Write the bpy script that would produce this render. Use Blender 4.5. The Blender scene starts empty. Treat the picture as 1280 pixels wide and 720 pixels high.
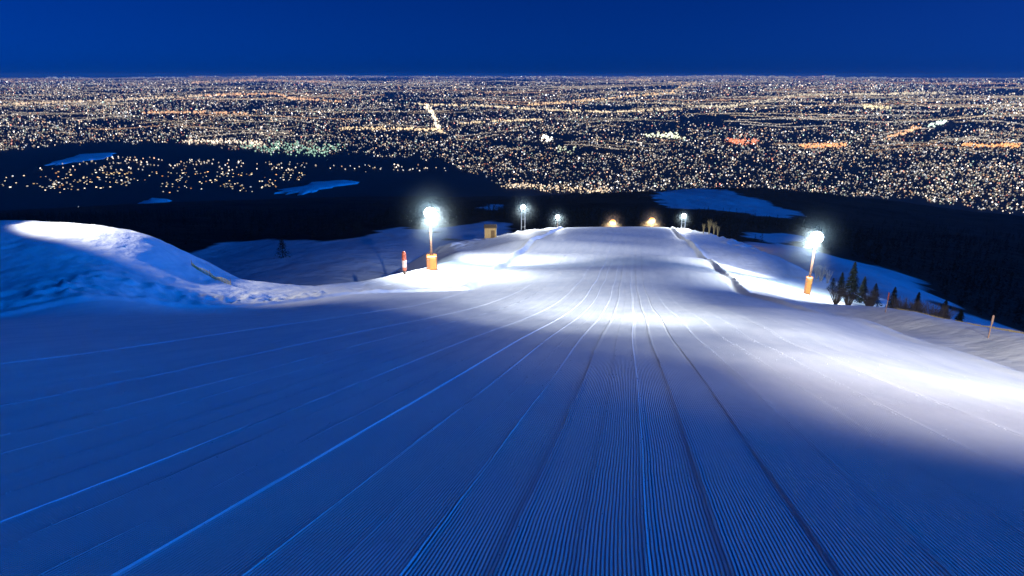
import bpy, math, random
import numpy as np
from mathutils import Vector, Matrix

random.seed(7); rng = np.random.default_rng(7)
sc = bpy.context.scene
R = math.radians

# ------------------------------------------------------------------ camera
F = 853.0; CAM = np.array([0.0, 0.0, 2.2]); PITCH = R(17.38); YAW = R(10.1)
cam = bpy.data.cameras.new("camera"); co = bpy.data.objects.new("camera", cam)
sc.collection.objects.link(co); sc.camera = co
cam.sensor_width = 36.0; cam.lens = 36.0 * F / 1280.0
cam.clip_start = 0.1; cam.clip_end = 400000
co.location = CAM; co.rotation_euler = (math.pi/2 - PITCH, 0, YAW)

# ------------------------------------------------------------------ world
w = bpy.data.worlds.new("World"); sc.world = w; w.use_nodes = True
nt = w.node_tree; nt.nodes.clear()
sky = nt.nodes.new("ShaderNodeTexSky"); sky.sky_type = 'NISHITA'; sky.sun_disc = False
SUN_EL, SUN_AZ = R(12), R(88)            # after-glow low on the right
sky.sun_elevation = SUN_EL; sky.sun_rotation = SUN_AZ
sky.air_density = 1.0; sky.dust_density = 0.2; sky.ozone_density = 6.0; sky.altitude = 500
tint = nt.nodes.new("ShaderNodeMix"); tint.data_type = 'RGBA'; tint.blend_type = 'MULTIPLY'
tint.inputs[0].default_value = 1.0
tint.inputs[7].default_value = (0.001, 0.21, 1.56, 1)        # white balance of the blue-hour photograph
bgn = nt.nodes.new("ShaderNodeBackground"); bgn.inputs[1].default_value = 0.05
wout = nt.nodes.new("ShaderNodeOutputWorld")
bw = nt.nodes.new("ShaderNodeRGBToBW"); comb = nt.nodes.new("ShaderNodeMix"); comb.data_type = 'RGBA'
comb.inputs[0].default_value = 0.8
nt.links.new(sky.outputs[0], bw.inputs[0]); nt.links.new(sky.outputs[0], comb.inputs[6]); nt.links.new(bw.outputs[0], comb.inputs[7])
nt.links.new(comb.outputs[2], tint.inputs[6]); nt.links.new(tint.outputs[2], bgn.inputs[0]); nt.links.new(bgn.outputs[0], wout.inputs[0])
SKYN = dict(comb=comb, tint=tint, bg=bgn)

sun = bpy.data.lights.new("sun", 'SUN'); so = bpy.data.objects.new("sun", sun); sc.collection.objects.link(so)
sun.energy = 2.9; sun.angle = R(40); sun.color = (0.0, 0.205, 1.0)
SAZ, SEL = SUN_AZ, SUN_EL                 # where the glow of the dusk sky comes from (clockwise from +Y)
sd = Vector((math.sin(SAZ)*math.cos(SEL), math.cos(SAZ)*math.cos(SEL), math.sin(SEL)))
so.rotation_euler = sd.to_track_quat('Z', 'Y').to_euler()

vs = sc.view_settings; vs.view_transform = 'Standard'; vs.look = 'None'; vs.exposure = 0; vs.gamma = 1
vs.use_curve_mapping = False
sc.render.engine = 'CYCLES'
cy = sc.cycles; cy.max_bounces = 4; cy.diffuse_bounces = 2; cy.volume_bounces = 0; cy.sample_clamp_indirect = 4
cy.use_denoising = True
try: cy.volume_step_rate = 1.0
except Exception: pass

# ------------------------------------------------------------------ helpers
ca, sa, cp, sp = math.cos(YAW), math.sin(YAW), math.cos(PITCH), math.sin(PITCH)
RIGHT = np.array([ca, sa, 0]); FWD = np.array([-sa*cp, ca*cp, -sp]); UP = np.array([-sa*sp, ca*sp, cp])
def at(u, v, z):
    """world point at photograph pixel (u, v) and depth z metres"""
    return CAM + FWD*z + RIGHT*((u-640)/F*z) + UP*((360-v)/F*z)
def proj(P):
    D = P - CAM; z = D @ FWD
    zz = np.where(z > 0.1, z, 0.1)
    return 640 + F*(D @ RIGHT)/zz, 360 - F*(D @ UP)/zz, z

def tps_fit(pts, lam=0.0):
    P = np.array(pts, float); n = len(P); s = np.abs(P[:, :2]).max()
    X = P[:, :2]/s
    d2 = ((X[:, None]-X[None])**2).sum(-1)
    K = np.where(d2 > 0, 0.5*d2*np.log(np.maximum(d2, 1e-20)), 0) + lam*np.eye(n)
    Q = np.hstack([np.ones((n, 1)), X])
    A = np.block([[K, Q], [Q.T, np.zeros((3, 3))]])
    c = np.linalg.solve(A, np.concatenate([P[:, 2], np.zeros(3)]))
    def f(x, y):
        sh = np.shape(x); x = np.ravel(x)/s; y = np.ravel(y)/s
        out = np.empty(x.size)
        for i in range(0, x.size, 40000):
            a = x[i:i+40000]; b = y[i:i+40000]
            d = (a[:, None]-X[None, :, 0])**2 + (b[:, None]-X[None, :, 1])**2
            out[i:i+40000] = (0.5*d*np.log(np.maximum(d, 1e-20))) @ c[:n] + c[n] + c[n+1]*a + c[n+2]*b
        return out.reshape(sh)
    return f

def vnoise(x, y, seed=0):
    """smooth value noise, -1..1"""
    xi = np.floor(x).astype(np.int64); yi = np.floor(y).astype(np.int64); fx = x-xi; fy = y-yi
    fx = fx*fx*(3-2*fx); fy = fy*fy*(3-2*fy)
    def h(a, b):
        n = (a*374761393 + b*668265263 + seed*974634777) & 0xffffffff
        n = ((n ^ (n >> 13))*1274126177) & 0xffffffff
        n = n ^ (n >> 16)
        return (n & 0xffff)/32767.5 - 1
    return (h(xi, yi)*(1-fx)+h(xi+1, yi)*fx)*(1-fy) + (h(xi, yi+1)*(1-fx)+h(xi+1, yi+1)*fx)*fy
def fbm(x, y, o=3, seed=0):
    s = 0; a = 1; t = 0
    for k in range(o):
        s = s + a*vnoise(x*2**k, y*2**k, seed+k); t += a; a *= .5
    return s/t
def sstep(a, b, x):
    t = np.clip((x-a)/(b-a), 0, 1); return t*t*(3-2*t)
def poly_sd(px, py, poly):
    """signed distance to a polygon, positive outside"""
    sh = np.shape(px); px = np.ravel(px); py = np.ravel(py)
    best = np.full(px.shape, 1e18); inside = np.zeros(px.shape, bool)
    n = len(poly)
    for i in range(n):
        x0, y0 = poly[i]; x1, y1 = poly[(i+1) % n]
        ex, ey = x1-x0, y1-y0; L = ex*ex+ey*ey+1e-12
        t = np.clip(((px-x0)*ex+(py-y0)*ey)/L, 0, 1)
        best = np.minimum(best, (px-x0-t*ex)**2+(py-y0-t*ey)**2)
        c = ((y0 > py) != (y1 > py)) & (px < (x1-x0)*(py-y0)/((y1-y0) if y1 != y0 else 1e-12)+x0)
        inside ^= c
    d = np.sqrt(best)
    return np.where(inside, -d, d).reshape(sh)

def link(o, parent=None):
    sc.collection.objects.link(o)
    if parent is not None: o.parent = parent
    return o
def tag(o, label=None, cat=None, group=None, kind=None):
    if label: o["label"] = label
    if cat: o["category"] = cat
    if group: o["group"] = group
    if kind: o["kind"] = kind
    return o
def empty(name, loc, rz=0):
    o = bpy.data.objects.new(name, None); o.empty_display_size = .3
    link(o); o.location = loc; o.rotation_euler = (0, 0, rz); return o
def mesh_np(name, V, FQ, mat, parent=None, smooth=True, k=4):
    me = bpy.data.meshes.new(name); V = np.asarray(V, np.float32); FQ = np.asarray(FQ, np.int32)
    me.vertices.add(len(V)); me.vertices.foreach_set("co", V.ravel())
    me.loops.add(FQ.size); me.loops.foreach_set("vertex_index", FQ.ravel())
    me.polygons.add(len(FQ)); me.polygons.foreach_set("loop_start", np.arange(0, FQ.size, k, dtype=np.int32))
    me.polygons.foreach_set("loop_total", np.full(len(FQ), k, np.int32))
    me.polygons.foreach_set("use_smooth", np.full(len(FQ), smooth))
    me.update(); me.materials.append(mat)
    o = bpy.data.objects.new(name, me); link(o, parent); return o
def grid_faces(nr, nc):
    i = np.arange(nr*nc).reshape(nr, nc)
    return np.stack([i[:-1, :-1], i[:-1, 1:], i[1:, 1:], i[1:, :-1]], -1).reshape(-1, 4)

class MB:
    """collects solids into one mesh"""
    def __init__(s): s.v = []; s.f = []
    def add(s, vs, fs):
        b = len(s.v); s.v += [tuple(map(float, p)) for p in vs]; s.f += [tuple(i+b for i in f) for f in fs]; return s
    def box(s, c, d, bev=0.0, rot=None):
        x, y, z = d[0]/2, d[1]/2, d[2]/2; b = min(bev, x*.9, y*.9, z*.9)
        vs = []; fs = []
        lv = [(-z, b), (-z+b, 0), (z-b, 0), (z, b)] if b > 0 else [(-z, 0), (z, 0)]
        for (zz, ins) in lv:
            ring = []
            if b > 0:
                for sx, sy in ((1, 1), (-1, 1), (-1, -1), (1, -1)):
                    a = [(sx*(x-ins), sy*(y-b-ins*0)), (sx*(x-b), sy*(y-ins))]
                    if sx*sy < 0: a = a[::-1]
                    ring += a
            else: ring = [(x, y), (-x, y), (-x, -y), (x, -y)]
            vs += [(p[0], p[1], zz) for p in ring]
        n = len(vs)//len(lv)
        for k in range(len(lv)-1):
            for i in range(n):
                fs.append((k*n+i, k*n+(i+1) % n, (k+1)*n+(i+1) % n, (k+1)*n+i))
        fs.append(tuple(range(n))[::-1]); fs.append(tuple(range((len(lv)-1)*n, len(lv)*n)))
        M = rot if rot is not None else Matrix.Identity(3)
        vs = [M @ Vector(p) + Vector(c) for p in vs]
        return s.add(vs, fs)
    def tube(s, a, b, r0, r1=None, n=10):
        r1 = r0 if r1 is None else r1; a = Vector(a); b = Vector(b); q = (b-a).to_track_quat('Z', 'Y')
        vs = []; 
        for (p, r) in ((a, r0), (b, r1)):
            for i in range(n):
                t = 2*math.pi*i/n; vs.append(p + q @ Vector((r*math.cos(t), r*math.sin(t), 0)))
        fs = [(i, (i+1) % n, n+(i+1) % n, n+i) for i in range(n)] + [tuple(range(n))[::-1], tuple(range(n, 2*n))]
        return s.add(vs, fs)
    def lathe(s, prof, c=(0, 0, 0), n=16, q=None):
        vs = []; c = Vector(c)
        for (r, z) in prof:
            for i in range(n):
                t = 2*math.pi*i/n; p = Vector((r*math.cos(t), r*math.sin(t), z))
                vs.append((q @ p if q else p) + c)
        fs = []
        for k in range(len(prof)-1):
            for i in range(n): fs.append((k*n+i, k*n+(i+1) % n, (k+1)*n+(i+1) % n, (k+1)*n+i))
        fs.append(tuple(range(n))[::-1]); fs.append(tuple(range((len(prof)-1)*n, len(prof)*n)))
        return s.add(vs, fs)
    def build(s, name, mat, parent=None, smooth=False):
        me = bpy.data.meshes.new(name); me.from_pydata(s.v, [], s.f); me.materials.append(mat)
        if smooth: me.polygons.foreach_set("use_smooth", [True]*len(me.polygons))
        me.update(); o = bpy.data.objects.new(name, me); link(o, parent); return o

# ------------------------------------------------------------------ materials
def mat_new(name):
    m = bpy.data.materials.new(name); m.use_nodes = True; n = m.node_tree
    b = n.nodes["Principled BSDF"]; return m, n, b
def noise_mat(name, c1, c2, scale=5, rough=.7, bump=0.0, metal=0.0, detail=5, coords='Object', stretch=(1, 1, 1)):
    m, n, b = mat_new(name)
    tc = n.nodes.new("ShaderNodeTexCoord"); mp = n.nodes.new("ShaderNodeMapping"); mp.inputs['Scale'].default_value = stretch
    nz = n.nodes.new("ShaderNodeTexNoise"); nz.inputs['Scale'].default_value = scale; nz.inputs['Detail'].default_value = detail
    rp = n.nodes.new("ShaderNodeValToRGB"); rp.color_ramp.elements[0].color = (*c1, 1); rp.color_ramp.elements[1].color = (*c2, 1)
    rp.color_ramp.elements[0].position = .3; rp.color_ramp.elements[1].position = .7
    L = n.links.new
    L(tc.outputs[coords], mp.inputs[0]); L(mp.outputs[0], nz.inputs[0]); L(nz.outputs[0], rp.inputs[0]); L(rp.outputs[0], b.inputs['Base Color'])
    b.inputs['Roughness'].default_value = rough; b.inputs['Metallic'].default_value = metal
    if bump:
        bp = n.nodes.new("ShaderNodeBump"); bp.inputs['Strength'].default_value = bump; bp.inputs['Distance'].default_value = .02
        L(nz.outputs[0], bp.inputs['Height']); L(bp.outputs[0], b.inputs['Normal'])
    return m
def glow_mat(name, col, s):
    m = bpy.data.materials.new(name); m.use_nodes = True; n = m.node_tree; n.nodes.clear()
    e = n.nodes.new("ShaderNodeEmission"); e.inputs[0].default_value = (*col, 1); e.inputs[1].default_value = s
    o = n.nodes.new("ShaderNodeOutputMaterial"); n.links.new(e.outputs[0], o.inputs[0])
    m.cycles.emission_sampling = 'NONE'; return m

def math_node(n, op, a, b=None, c=None):
    m = n.nodes.new("ShaderNodeMath"); m.operation = op
    for i, x in enumerate((a, b, c)):
        if x is None: continue
        if isinstance(x, (int, float)): m.inputs[i].default_value = x
        else: n.links.new(x, m.inputs[i])
    return m.outputs[0]

def snow_piste():
    m, n, b = mat_new("groomed_snow"); L = n.links.new
    geo = n.nodes.new("ShaderNodeNewGeometry"); sx = n.nodes.new("ShaderNodeSeparateXYZ"); L(geo.outputs['Position'], sx.inputs[0])
    at_g = n.nodes.new("ShaderNodeAttribute"); at_g.attribute_name = "groomed"
    at_p = n.nodes.new("ShaderNodeAttribute"); at_p.attribute_name = "phase"
    # corduroy: fine ridges that run down the fall line
    wob = n.nodes.new("ShaderNodeTexNoise"); wob.inputs['Scale'].default_value = .35; wob.inputs['Detail'].default_value = 3
    L(geo.outputs['Position'], wob.inputs[0])
    xx = math_node(n, 'ADD', at_p.outputs['Fac'], math_node(n, 'MULTIPLY', wob.outputs[0], .10))
    s = math_node(n, 'SINE', math_node(n, 'MULTIPLY', xx, 2*math.pi/0.031))
    s = math_node(n, 'ADD', math_node(n, 'MULTIPLY', s, .5), .5)
    s = math_node(n, 'POWER', s, .8)
    mp = n.nodes.new("ShaderNodeMapping"); mp.inputs['Scale'].default_value = (1, .12, 1); L(geo.outputs['Position'], mp.inputs[0])
    br = n.nodes.new("ShaderNodeTexNoise"); br.inputs['Scale'].default_value = 26; br.inputs['Detail'].default_value = 4; L(mp.outputs[0], br.inputs[0])
    mod = n.nodes.new("ShaderNodeTexNoise"); mod.inputs['Scale'].default_value = 1.3; mod.inputs['Detail'].default_value = 4; L(mp.outputs[0], mod.inputs[0])
    fade = n.nodes.new('ShaderNodeMapRange'); fade.inputs[1].default_value = 7; fade.inputs[2].default_value = 17; fade.inputs[3].default_value = 1; fade.inputs[4].default_value = .08; L(sx.outputs[1], fade.inputs[0])
    amp = math_node(n, 'MULTIPLY', math_node(n, 'MULTIPLY', at_g.outputs['Fac'], fade.outputs[0]), math_node(n, 'ADD', math_node(n, 'MULTIPLY', mod.outputs[0], 1.4), .3))
    h1 = math_node(n, 'MULTIPLY', math_node(n, 'MULTIPLY', s, amp), .0180)
    h2 = math_node(n, 'MULTIPLY', br.outputs[0], .006)
    gr = n.nodes.new("ShaderNodeTexNoise"); gr.inputs['Scale'].default_value = 90; gr.inputs['Detail'].default_value = 3; L(geo.outputs['Position'], gr.inputs[0])
    h3 = math_node(n, 'MULTIPLY', gr.outputs[0], .004)
    cl = n.nodes.new("ShaderNodeTexNoise"); cl.inputs['Scale'].default_value = 1.1; cl.inputs['Detail'].default_value = 6; L(geo.outputs['Position'], cl.inputs[0])
    h4 = math_node(n, 'MULTIPLY', math_node(n, 'MULTIPLY', cl.outputs[0], math_node(n, 'SUBTRACT', 1.0, at_g.outputs['Fac'])), .13)
    hh = math_node(n, 'ADD', math_node(n, 'ADD', h1, h2), math_node(n, 'ADD', h3, h4))
    bp = n.nodes.new("ShaderNodeBump"); bp.inputs['Strength'].default_value = 1.0; bp.inputs['Distance'].default_value = 1.0
    L(hh, bp.inputs['Height']); L(bp.outputs[0], b.inputs['Normal'])
    rp = n.nodes.new("ShaderNodeValToRGB")
    rp.color_ramp.elements[0].color = (.74, .78, .84, 1); rp.color_ramp.elements[1].color = (.88, .90, .93, 1)
    rp.color_ramp.elements[0].position = .3; rp.color_ramp.elements[1].position = .65
    L(mod.outputs[0], rp.inputs[0]); L(rp.outputs[0], b.inputs['Base Color'])
    b.inputs['Roughness'].default_value = .62; b.inputs['Specular IOR Level'].default_value = .25
    return m
def hill_mat():
    m, n, b = mat_new("hill_snow_and_woodland"); L = n.links.new
    geo = n.nodes.new("ShaderNodeNewGeometry"); a = n.nodes.new("ShaderNodeAttribute"); a.attribute_name = "snow"
    nz = n.nodes.new("ShaderNodeTexNoise"); nz.inputs['Scale'].default_value = .05; nz.inputs['Detail'].default_value = 8; L(geo.outputs['Position'], nz.inputs[0])
    k = math_node(n, 'ADD', a.outputs['Fac'], math_node(n, 'MULTIPLY', math_node(n, 'SUBTRACT', nz.outputs[0], .5), .9))
    rp = n.nodes.new("ShaderNodeValToRGB"); rp.color_ramp.elements[0].position = .42; rp.color_ramp.elements[1].position = .58
    rp.color_ramp.elements[0].color = (.012, .014, .012, 1); rp.color_ramp.elements[1].color = (.60, .63, .68, 1)
    L(k, rp.inputs[0]); L(rp.outputs[0], b.inputs['Base Color']); b.inputs['Roughness'].default_value = .9
    b.inputs['Specular IOR Level'].default_value = .1
    nb = n.nodes.new("ShaderNodeTexNoise"); nb.inputs['Scale'].default_value = .12; nb.inputs['Detail'].default_value = 7; L(geo.outputs['Position'], nb.inputs[0])
    bp = n.nodes.new("ShaderNodeBump"); bp.inputs['Strength'].default_value = .7; bp.inputs['Distance'].default_value = 2.0
    L(nb.outputs[0], bp.inputs['Height']); L(bp.outputs[0], b.inputs['Normal'])
    return m
M_SNOW = snow_piste(); M_HILL = hill_mat()
M_PLAIN = noise_mat("city_ground", (.002, .003, .003), (.02, .02, .022), scale=.0012, rough=.95, detail=9)
M_POLE = noise_mat("weathered_timber_pole", (.07, .032, .018), (.15, .075, .04), scale=9, rough=.8, bump=.4, stretch=(3, 3, .4))
M_STEEL = noise_mat("galvanised_steel", (.22, .23, .25), (.34, .35, .37), scale=12, rough=.45, metal=.7)
M_PAD = noise_mat("orange_padding", (.16, .042, .006), (.28, .085, .010), scale=3, rough=.6, bump=.3)
M_PADY = noise_mat("yellow_padding", (.26, .10, .01), (.36, .16, .014), scale=3, rough=.6, bump=.3)
M_STRAP = noise_mat("dark_strap", (.05, .03, .02), (.09, .05, .03), scale=10, rough=.7)
M_RED = noise_mat("red_brown_paint", (.28, .045, .02), (.42, .09, .035), scale=8, rough=.5)
M_WHITE = noise_mat("pale_band", (.62, .42, .36), (.75, .55, .48), scale=6, rough=.5)
M_HUT = noise_mat("pine_boards", (.42, .25, .09), (.62, .42, .17), scale=4, rough=.75, bump=.5, stretch=(6, 6, .5))
M_HUTD = noise_mat("dark_boards", (.14, .08, .03), (.22, .13, .05), scale=5, rough=.8, bump=.5, stretch=(6, 6, .5))
M_NEEDLE = noise_mat("conifer_needles", (.002, .005, .003), (.007, .012, .007), scale=1.5, rough=.9)
M_BARK = noise_mat("bark", (.05, .035, .025), (.12, .09, .07), scale=8, rough=.9, bump=.6, stretch=(2, 2, .4))
M_TWIG = noise_mat("pale_frosted_twigs", (.28, .24, .20), (.55, .52, .50), scale=6, rough=.8)
M_TANLIT = noise_mat("tan_lit_straw", (.40, .28, .10), (.60, .47, .20), scale=6, rough=.8)  # straw tone carries yellow lamp light on rim shrubs and snow edge
M_FENCE = noise_mat("fence_wood", (.30, .17, .11), (.48, .30, .20), scale=9, rough=.8, bump=.4, stretch=(3, 3, .4))
M_YEL = noise_mat("yellow_netting", (.62, .46, .05), (.75, .62, .12), scale=5, rough=.6)
M_COOL = glow_mat("cool_floodlight_glass", (.80, .93, 1.0), 14)
M_OFF = glow_mat("unseen_floodlight_glass", (1.0, .95, .88), 2)
M_WARM = glow_mat("warm_floodlight_glass", (1.0, .30, .03), 2.6)

# ------------------------------------------------------------------ terrain of the piste
pts = []
for v in (720, 620, 540, 480, 440, 415, 400, 388):
    for u in (60, 400, 785, 1000):
        z = 1791/(v-345.0)
        if u == 60 and v < 400: continue
        pts.append(at(u, v, z))
pts.append((0, -20, 5.9)); pts.append((-25, -20, 5.9)); pts.append((25, -20, 5.4)); pts.append((-25, 0, .1)); pts.append((9, 0, -.1)); pts.append((25, 0, -1.5))
for q in [(785,380,48),(780,370,56),(775,360,65),(772,350,74),(772,340,83),(770,330,93),(770,320,104),(770,310,117),(770,300,132),(770,290,151),(770,284,168),(770,283.5,176),(770,290,215),(700,300,230),(860,310,230),
  (690,290,151),(660,308,121),(640,325,100),(600,350,76),(585,362,66),(470,364,62),(600,318,104),(575,326,96),(540,337,85),(470,352,73),(400,360,65),(300,355,59),(430,368,58),(200,381,47),(0,396,36),
  (650,300,128),(620,306,134),(600,311,132),(570,304,150),(600,299,157),(640,292,164),(690,285.5,171),
  (0,352,44),(150,352,47),(100,367,42),(0,293,52.3),(100,298,53),(180,315,54.5),(0,279,55),(60,281,55.5),(120,285,56),(170,292,57),(200,304,58),(250,331,59),(280,347,59),(230,345,55),
  (1280,475,20),(1150,430,29),(1040,395,43),(940,370,60),(1280,525,10.6),(1200,480,15),(1000,420,25),(900,380,47),(1280,640,5.9),
  (1280,452,24.5),(1200,425,32),(1100,400,44),(1000,377,66),(1280,418,31),(1200,402,38),(1140,391.5,44),(1060,380,56),(1010,371,78),
  (845,291.5,153),(862,303,130),(885,325,100),(915,350,78),
  (900,311,124),(935,319,116),(1000,340,104),(1060,362,95),(1100,377,90),(920,334,104),(965,345,97),(1005,356,90),(1040,368,85),
  (835,284.5,174),(870,290,166),(925,303,152),(900,305,140),(935,310,134)]:
    pts.append(at(*q))
f_A = tps_fit(pts, 2e-5)
top_poly = [tuple(at(*q)[:2]) for q in [(-700,268,50),(-300,274,52),(0,278.5,56),(60,280,56.5),(120,284,57),(170,291,58),(200,303,59),(250,330,60),(290,350,60),(300,355,60),(400,360,66),(470,352,74),(540,337,87),(575,326,98),
   (580,314,124),(562,304,152),(600,298.5,159),(640,291.5,166),(690,285,173),(770,283,178),(835,284,176),(870,289,168),(925,302,154),(945,312,130),(1000,338.5,106),(1060,360,97),(1105,378,92),(1070,381,60),(1140,391,45),(1200,401,39),(1280,417,32)]]
top_poly += [(30, 14), (34, -10), (34, -60), (-80, -60)]

GROOM = [-30, -26, -22, -18, -16.1, -14.5, -12.6, -11, -9.8, -8.9, -7.9, -7.1, -6.3, -5.7, -5.1, -4.6, -3.9, -3.4, -2.5, -1.9, -1.4, -.78, -.22, .3, .87, 1.6, 2.4, 3.3, 4.2, 5.4, 6.6, 8.2, 10, 12.5, 15]
def piste_edges(y):
    # where the groomed strip ends, left and right
    yl = [0, 20, 36, 47, 60, 75, 100, 121, 151, 175]; 
    L_ = [at(0,396,36)[0]]*3 + [at(200,381,47)[0], at(430,368,58)[0], at(585,362,66)[0]+.5, at(600,350,76)[0], at(640,325,100)[0], at(660,308,121)[0], at(690,290,151)[0]]
    yl = [0, 20] + [at(0,396,36)[1], at(200,381,47)[1], at(430,368,58)[1], at(585,362,66)[1], at(600,350,76)[1], at(640,325,100)[1], at(660,308,121)[1], at(690,290,151)[1]]
    L_ = [at(0,396,36)[0]]*2 + [at(0,396,36)[0], at(200,381,47)[0], at(430,368,58)[0], at(585,362,66)[0], at(600,350,76)[0], at(640,325,100)[0], at(660,308,121)[0], at(690,290,151)[0]]
    rr = [at(1280,475,20), at(1150,430,29), at(1040,395,43), at(940,370,60), at(915,350,78), at(885,325,100), at(862,303,130), at(845,291.5,153)]
    return np.interp(y, yl, L_), np.interp(y, [0]+[p[1] for p in rr], [rr[0][0]]+[p[0] for p in rr])
tilts = rng.uniform(-1, 1, len(GROOM))
def wander(y): return .05*np.sin(y*.11)+.03*np.sin(y*.31+1)
def ground(x, y, detail=True):
    x = np.asarray(x, float); y = np.asarray(y, float)
    z = f_A(x, y)
    d = np.maximum(poly_sd(x, y, top_poly), 0)
    z = z - d*d/(d+3.0)*.62
    if detail:
        xl, xr = piste_edges(y)
        inp = sstep(-.6, .3, x-xl)*sstep(-.6, .3, xr-x)
        # groomer passes
        xw = x + wander(y)
        g = np.zeros_like(x)
        for i in range(len(GROOM)-1):
            a, b = GROOM[i], GROOM[i+1]; c = (a+b)/2; m = (xw >= a) & (xw < b); t = (xw-c)
            g = np.where(m, tilts[i]*.014*min(1, 1.1/(b-a))*t + .006*np.sin(i*2.1), g)
            cr = .8+.55*vnoise(y*.9+i*7, y*0, 40+i)+.35*vnoise(y*3.1, y*0+i, 41)
            g = g + (.0070+.0036*math.sin(i*2.3))*cr*np.exp(-((xw-b)/.042)**2) 
        z = z + g*inp + inp*.02*fbm(x*.35, y*.08, 3, 4)
        # rolls across the run, further down
        z = z + inp*sstep(55, 80, y)*.12*np.sin(y*.33+.4*np.sin(x*.2))*sstep(165, 140, y)
        # step at the edge of the run (small berm left by the groomer)
        berm = np.exp(-((x-xl+.5)/.5)**2) + np.exp(-((x-xr-.5)/.45)**2)*.8
        z = z + berm*(.10+.25*sstep(40, 70, y))*(1+.5*fbm(x*.8, y*.5, 2, 9))
        trench = np.exp(-((x-xl-.4)/.35)**2) + np.exp(-((x-xr+.35)/.35)**2)*.6
        z = z - trench*.16*sstep(45, 62, y)
        z = z - .9*sstep(.6, 3.2, x-xr)*sstep(9, 4, x-xr)*sstep(66, 50, y)*(y > 0)
        # rough, skied out snow outside
        out = 1-inp
        lft = out*(x < 0)*sstep(95, 70, y)
        z = z + lft*(.09*fbm(x*.35, y*.3, 3, 21) + .04*fbm(x*1.6, y*1.3, 2, 33) - .09*np.maximum(fbm(x*1.1, y*.8, 2, 34)-.25, 0)*3)
        strip = np.exp(-((x-xl+3.0)/2.6)**2)*(x < xl+.5)*sstep(70, 52, y)
        ch = fbm(x*2.0, y*1.5, 3, 55)
        z = z + strip*(.46*np.maximum(ch, -.1) + .13*fbm(x*4, y*3, 2, 60))
        z = z + out*(x > 0)*(.10*fbm(x*.35, y*.22, 3, 71) + .03*fbm(x*1.5, y*1.1, 2, 72))
        # lumpy ploughed snow along the far rims
        rim = sstep(8, 1, np.abs(poly_sd(x, y, top_poly)))*sstep(125, 140, y)*out
        z = z + rim*(.55*np.maximum(fbm(x*.45, y*.3, 3, 81), -.15) + .25*fbm(x*1.1, y*.7, 2, 82))
    return z
def gz(x, y): return float(ground(np.array([x]), np.array([y]))[0])

xs = np.concatenate([np.arange(-120, -60, 2), np.arange(-60, -16, .22), np.unique(np.concatenate([np.arange(-16, 12, .045)]+[g+np.array([-.05,-.025,0,.025,.05,.08,.11]) for g in GROOM if -16 < g < 12])), np.arange(12, 45, .3), np.arange(45, 121, 2)])
ys = np.concatenate([np.arange(-60, -6, 3), np.arange(-6, 3, .8), np.arange(3, 95, .3), np.arange(95, 182, .7), np.arange(182, 330, 3)])
GX, GY = np.meshgrid(xs, ys)
GX = GX - wander(GY)
GZ = ground(GX, GY)
GZ = np.maximum(GZ, -140)
snow = mesh_np("snow_ground", np.stack([GX, GY, GZ], -1).reshape(-1, 3), grid_faces(len(ys), len(xs)), M_SNOW)
tag(snow, "groomed ski run with corduroy tracks dropping towards a lit crest", kind="structure")
xl, xr = piste_edges(GY)
gm = sstep(-.6, .3, GX-xl)*sstep(-.6, .3, xr-GX)
at_ = snow.data.attributes.new("groomed", 'FLOAT', 'POINT'); at_.data.foreach_set("value", gm.ravel().astype(np.float32))
at_ = snow.data.attributes.new("phase", 'FLOAT', 'POINT'); at_.data.foreach_set("value", (GX+wander(GY)).ravel().astype(np.float32))

# crumbs of snow left along the seams by the groomer
cv, cf = [], []; rg = np.random.default_rng(17); nC = 0
pr = np.array([(0,0,.6),(.5,0,.2),(0,.5,.15),(-.5,.1,.2),(.1,-.5,.2),(0,0,-.2)]); pf = np.array([(0,1,2),(0,2,3),(0,3,4),(0,4,1),(5,2,1),(5,3,2),(5,4,3),(5,1,4)])
cx, cyy = [], []
for g_ in GROOM[5:-2]:
    n_ = 260; yy_ = 3+rg.random(n_)**1.6*30; cx.append(g_-wander(yy_)+rg.normal(0, .05, n_)); cyy.append(yy_)
n_ = 900; yy_ = 3+rg.random(n_)**1.5*30; cx.append(rg.uniform(-12, 9, n_)); cyy.append(yy_)
cx = np.concatenate(cx); cyy = np.concatenate(cyy); cz = ground(cx, cyy); sc_ = rg.uniform(.006, .020, len(cx))*rg.uniform(.5, 1.2, len(cx))
VV = (pr[None]*sc_[:, None, None]*rg.uniform(.7, 1.4, (len(cx), 1, 3))+np.stack([cx, cyy, cz+.003], 1)[:, None]).reshape(-1, 3)
M_CRUMB = noise_mat("snow_crumbs", (.78, .82, .86), (.88, .9, .93), scale=30, rough=.7)
tag(mesh_np("snow_crumbs", VV, (pf[None]+(np.arange(len(cx))*6)[:, None, None]).reshape(-1, 3), M_CRUMB, smooth=False, k=3), "loose snow crumbs along the groomed seams", "snow crumbs", kind="stuff")

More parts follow.
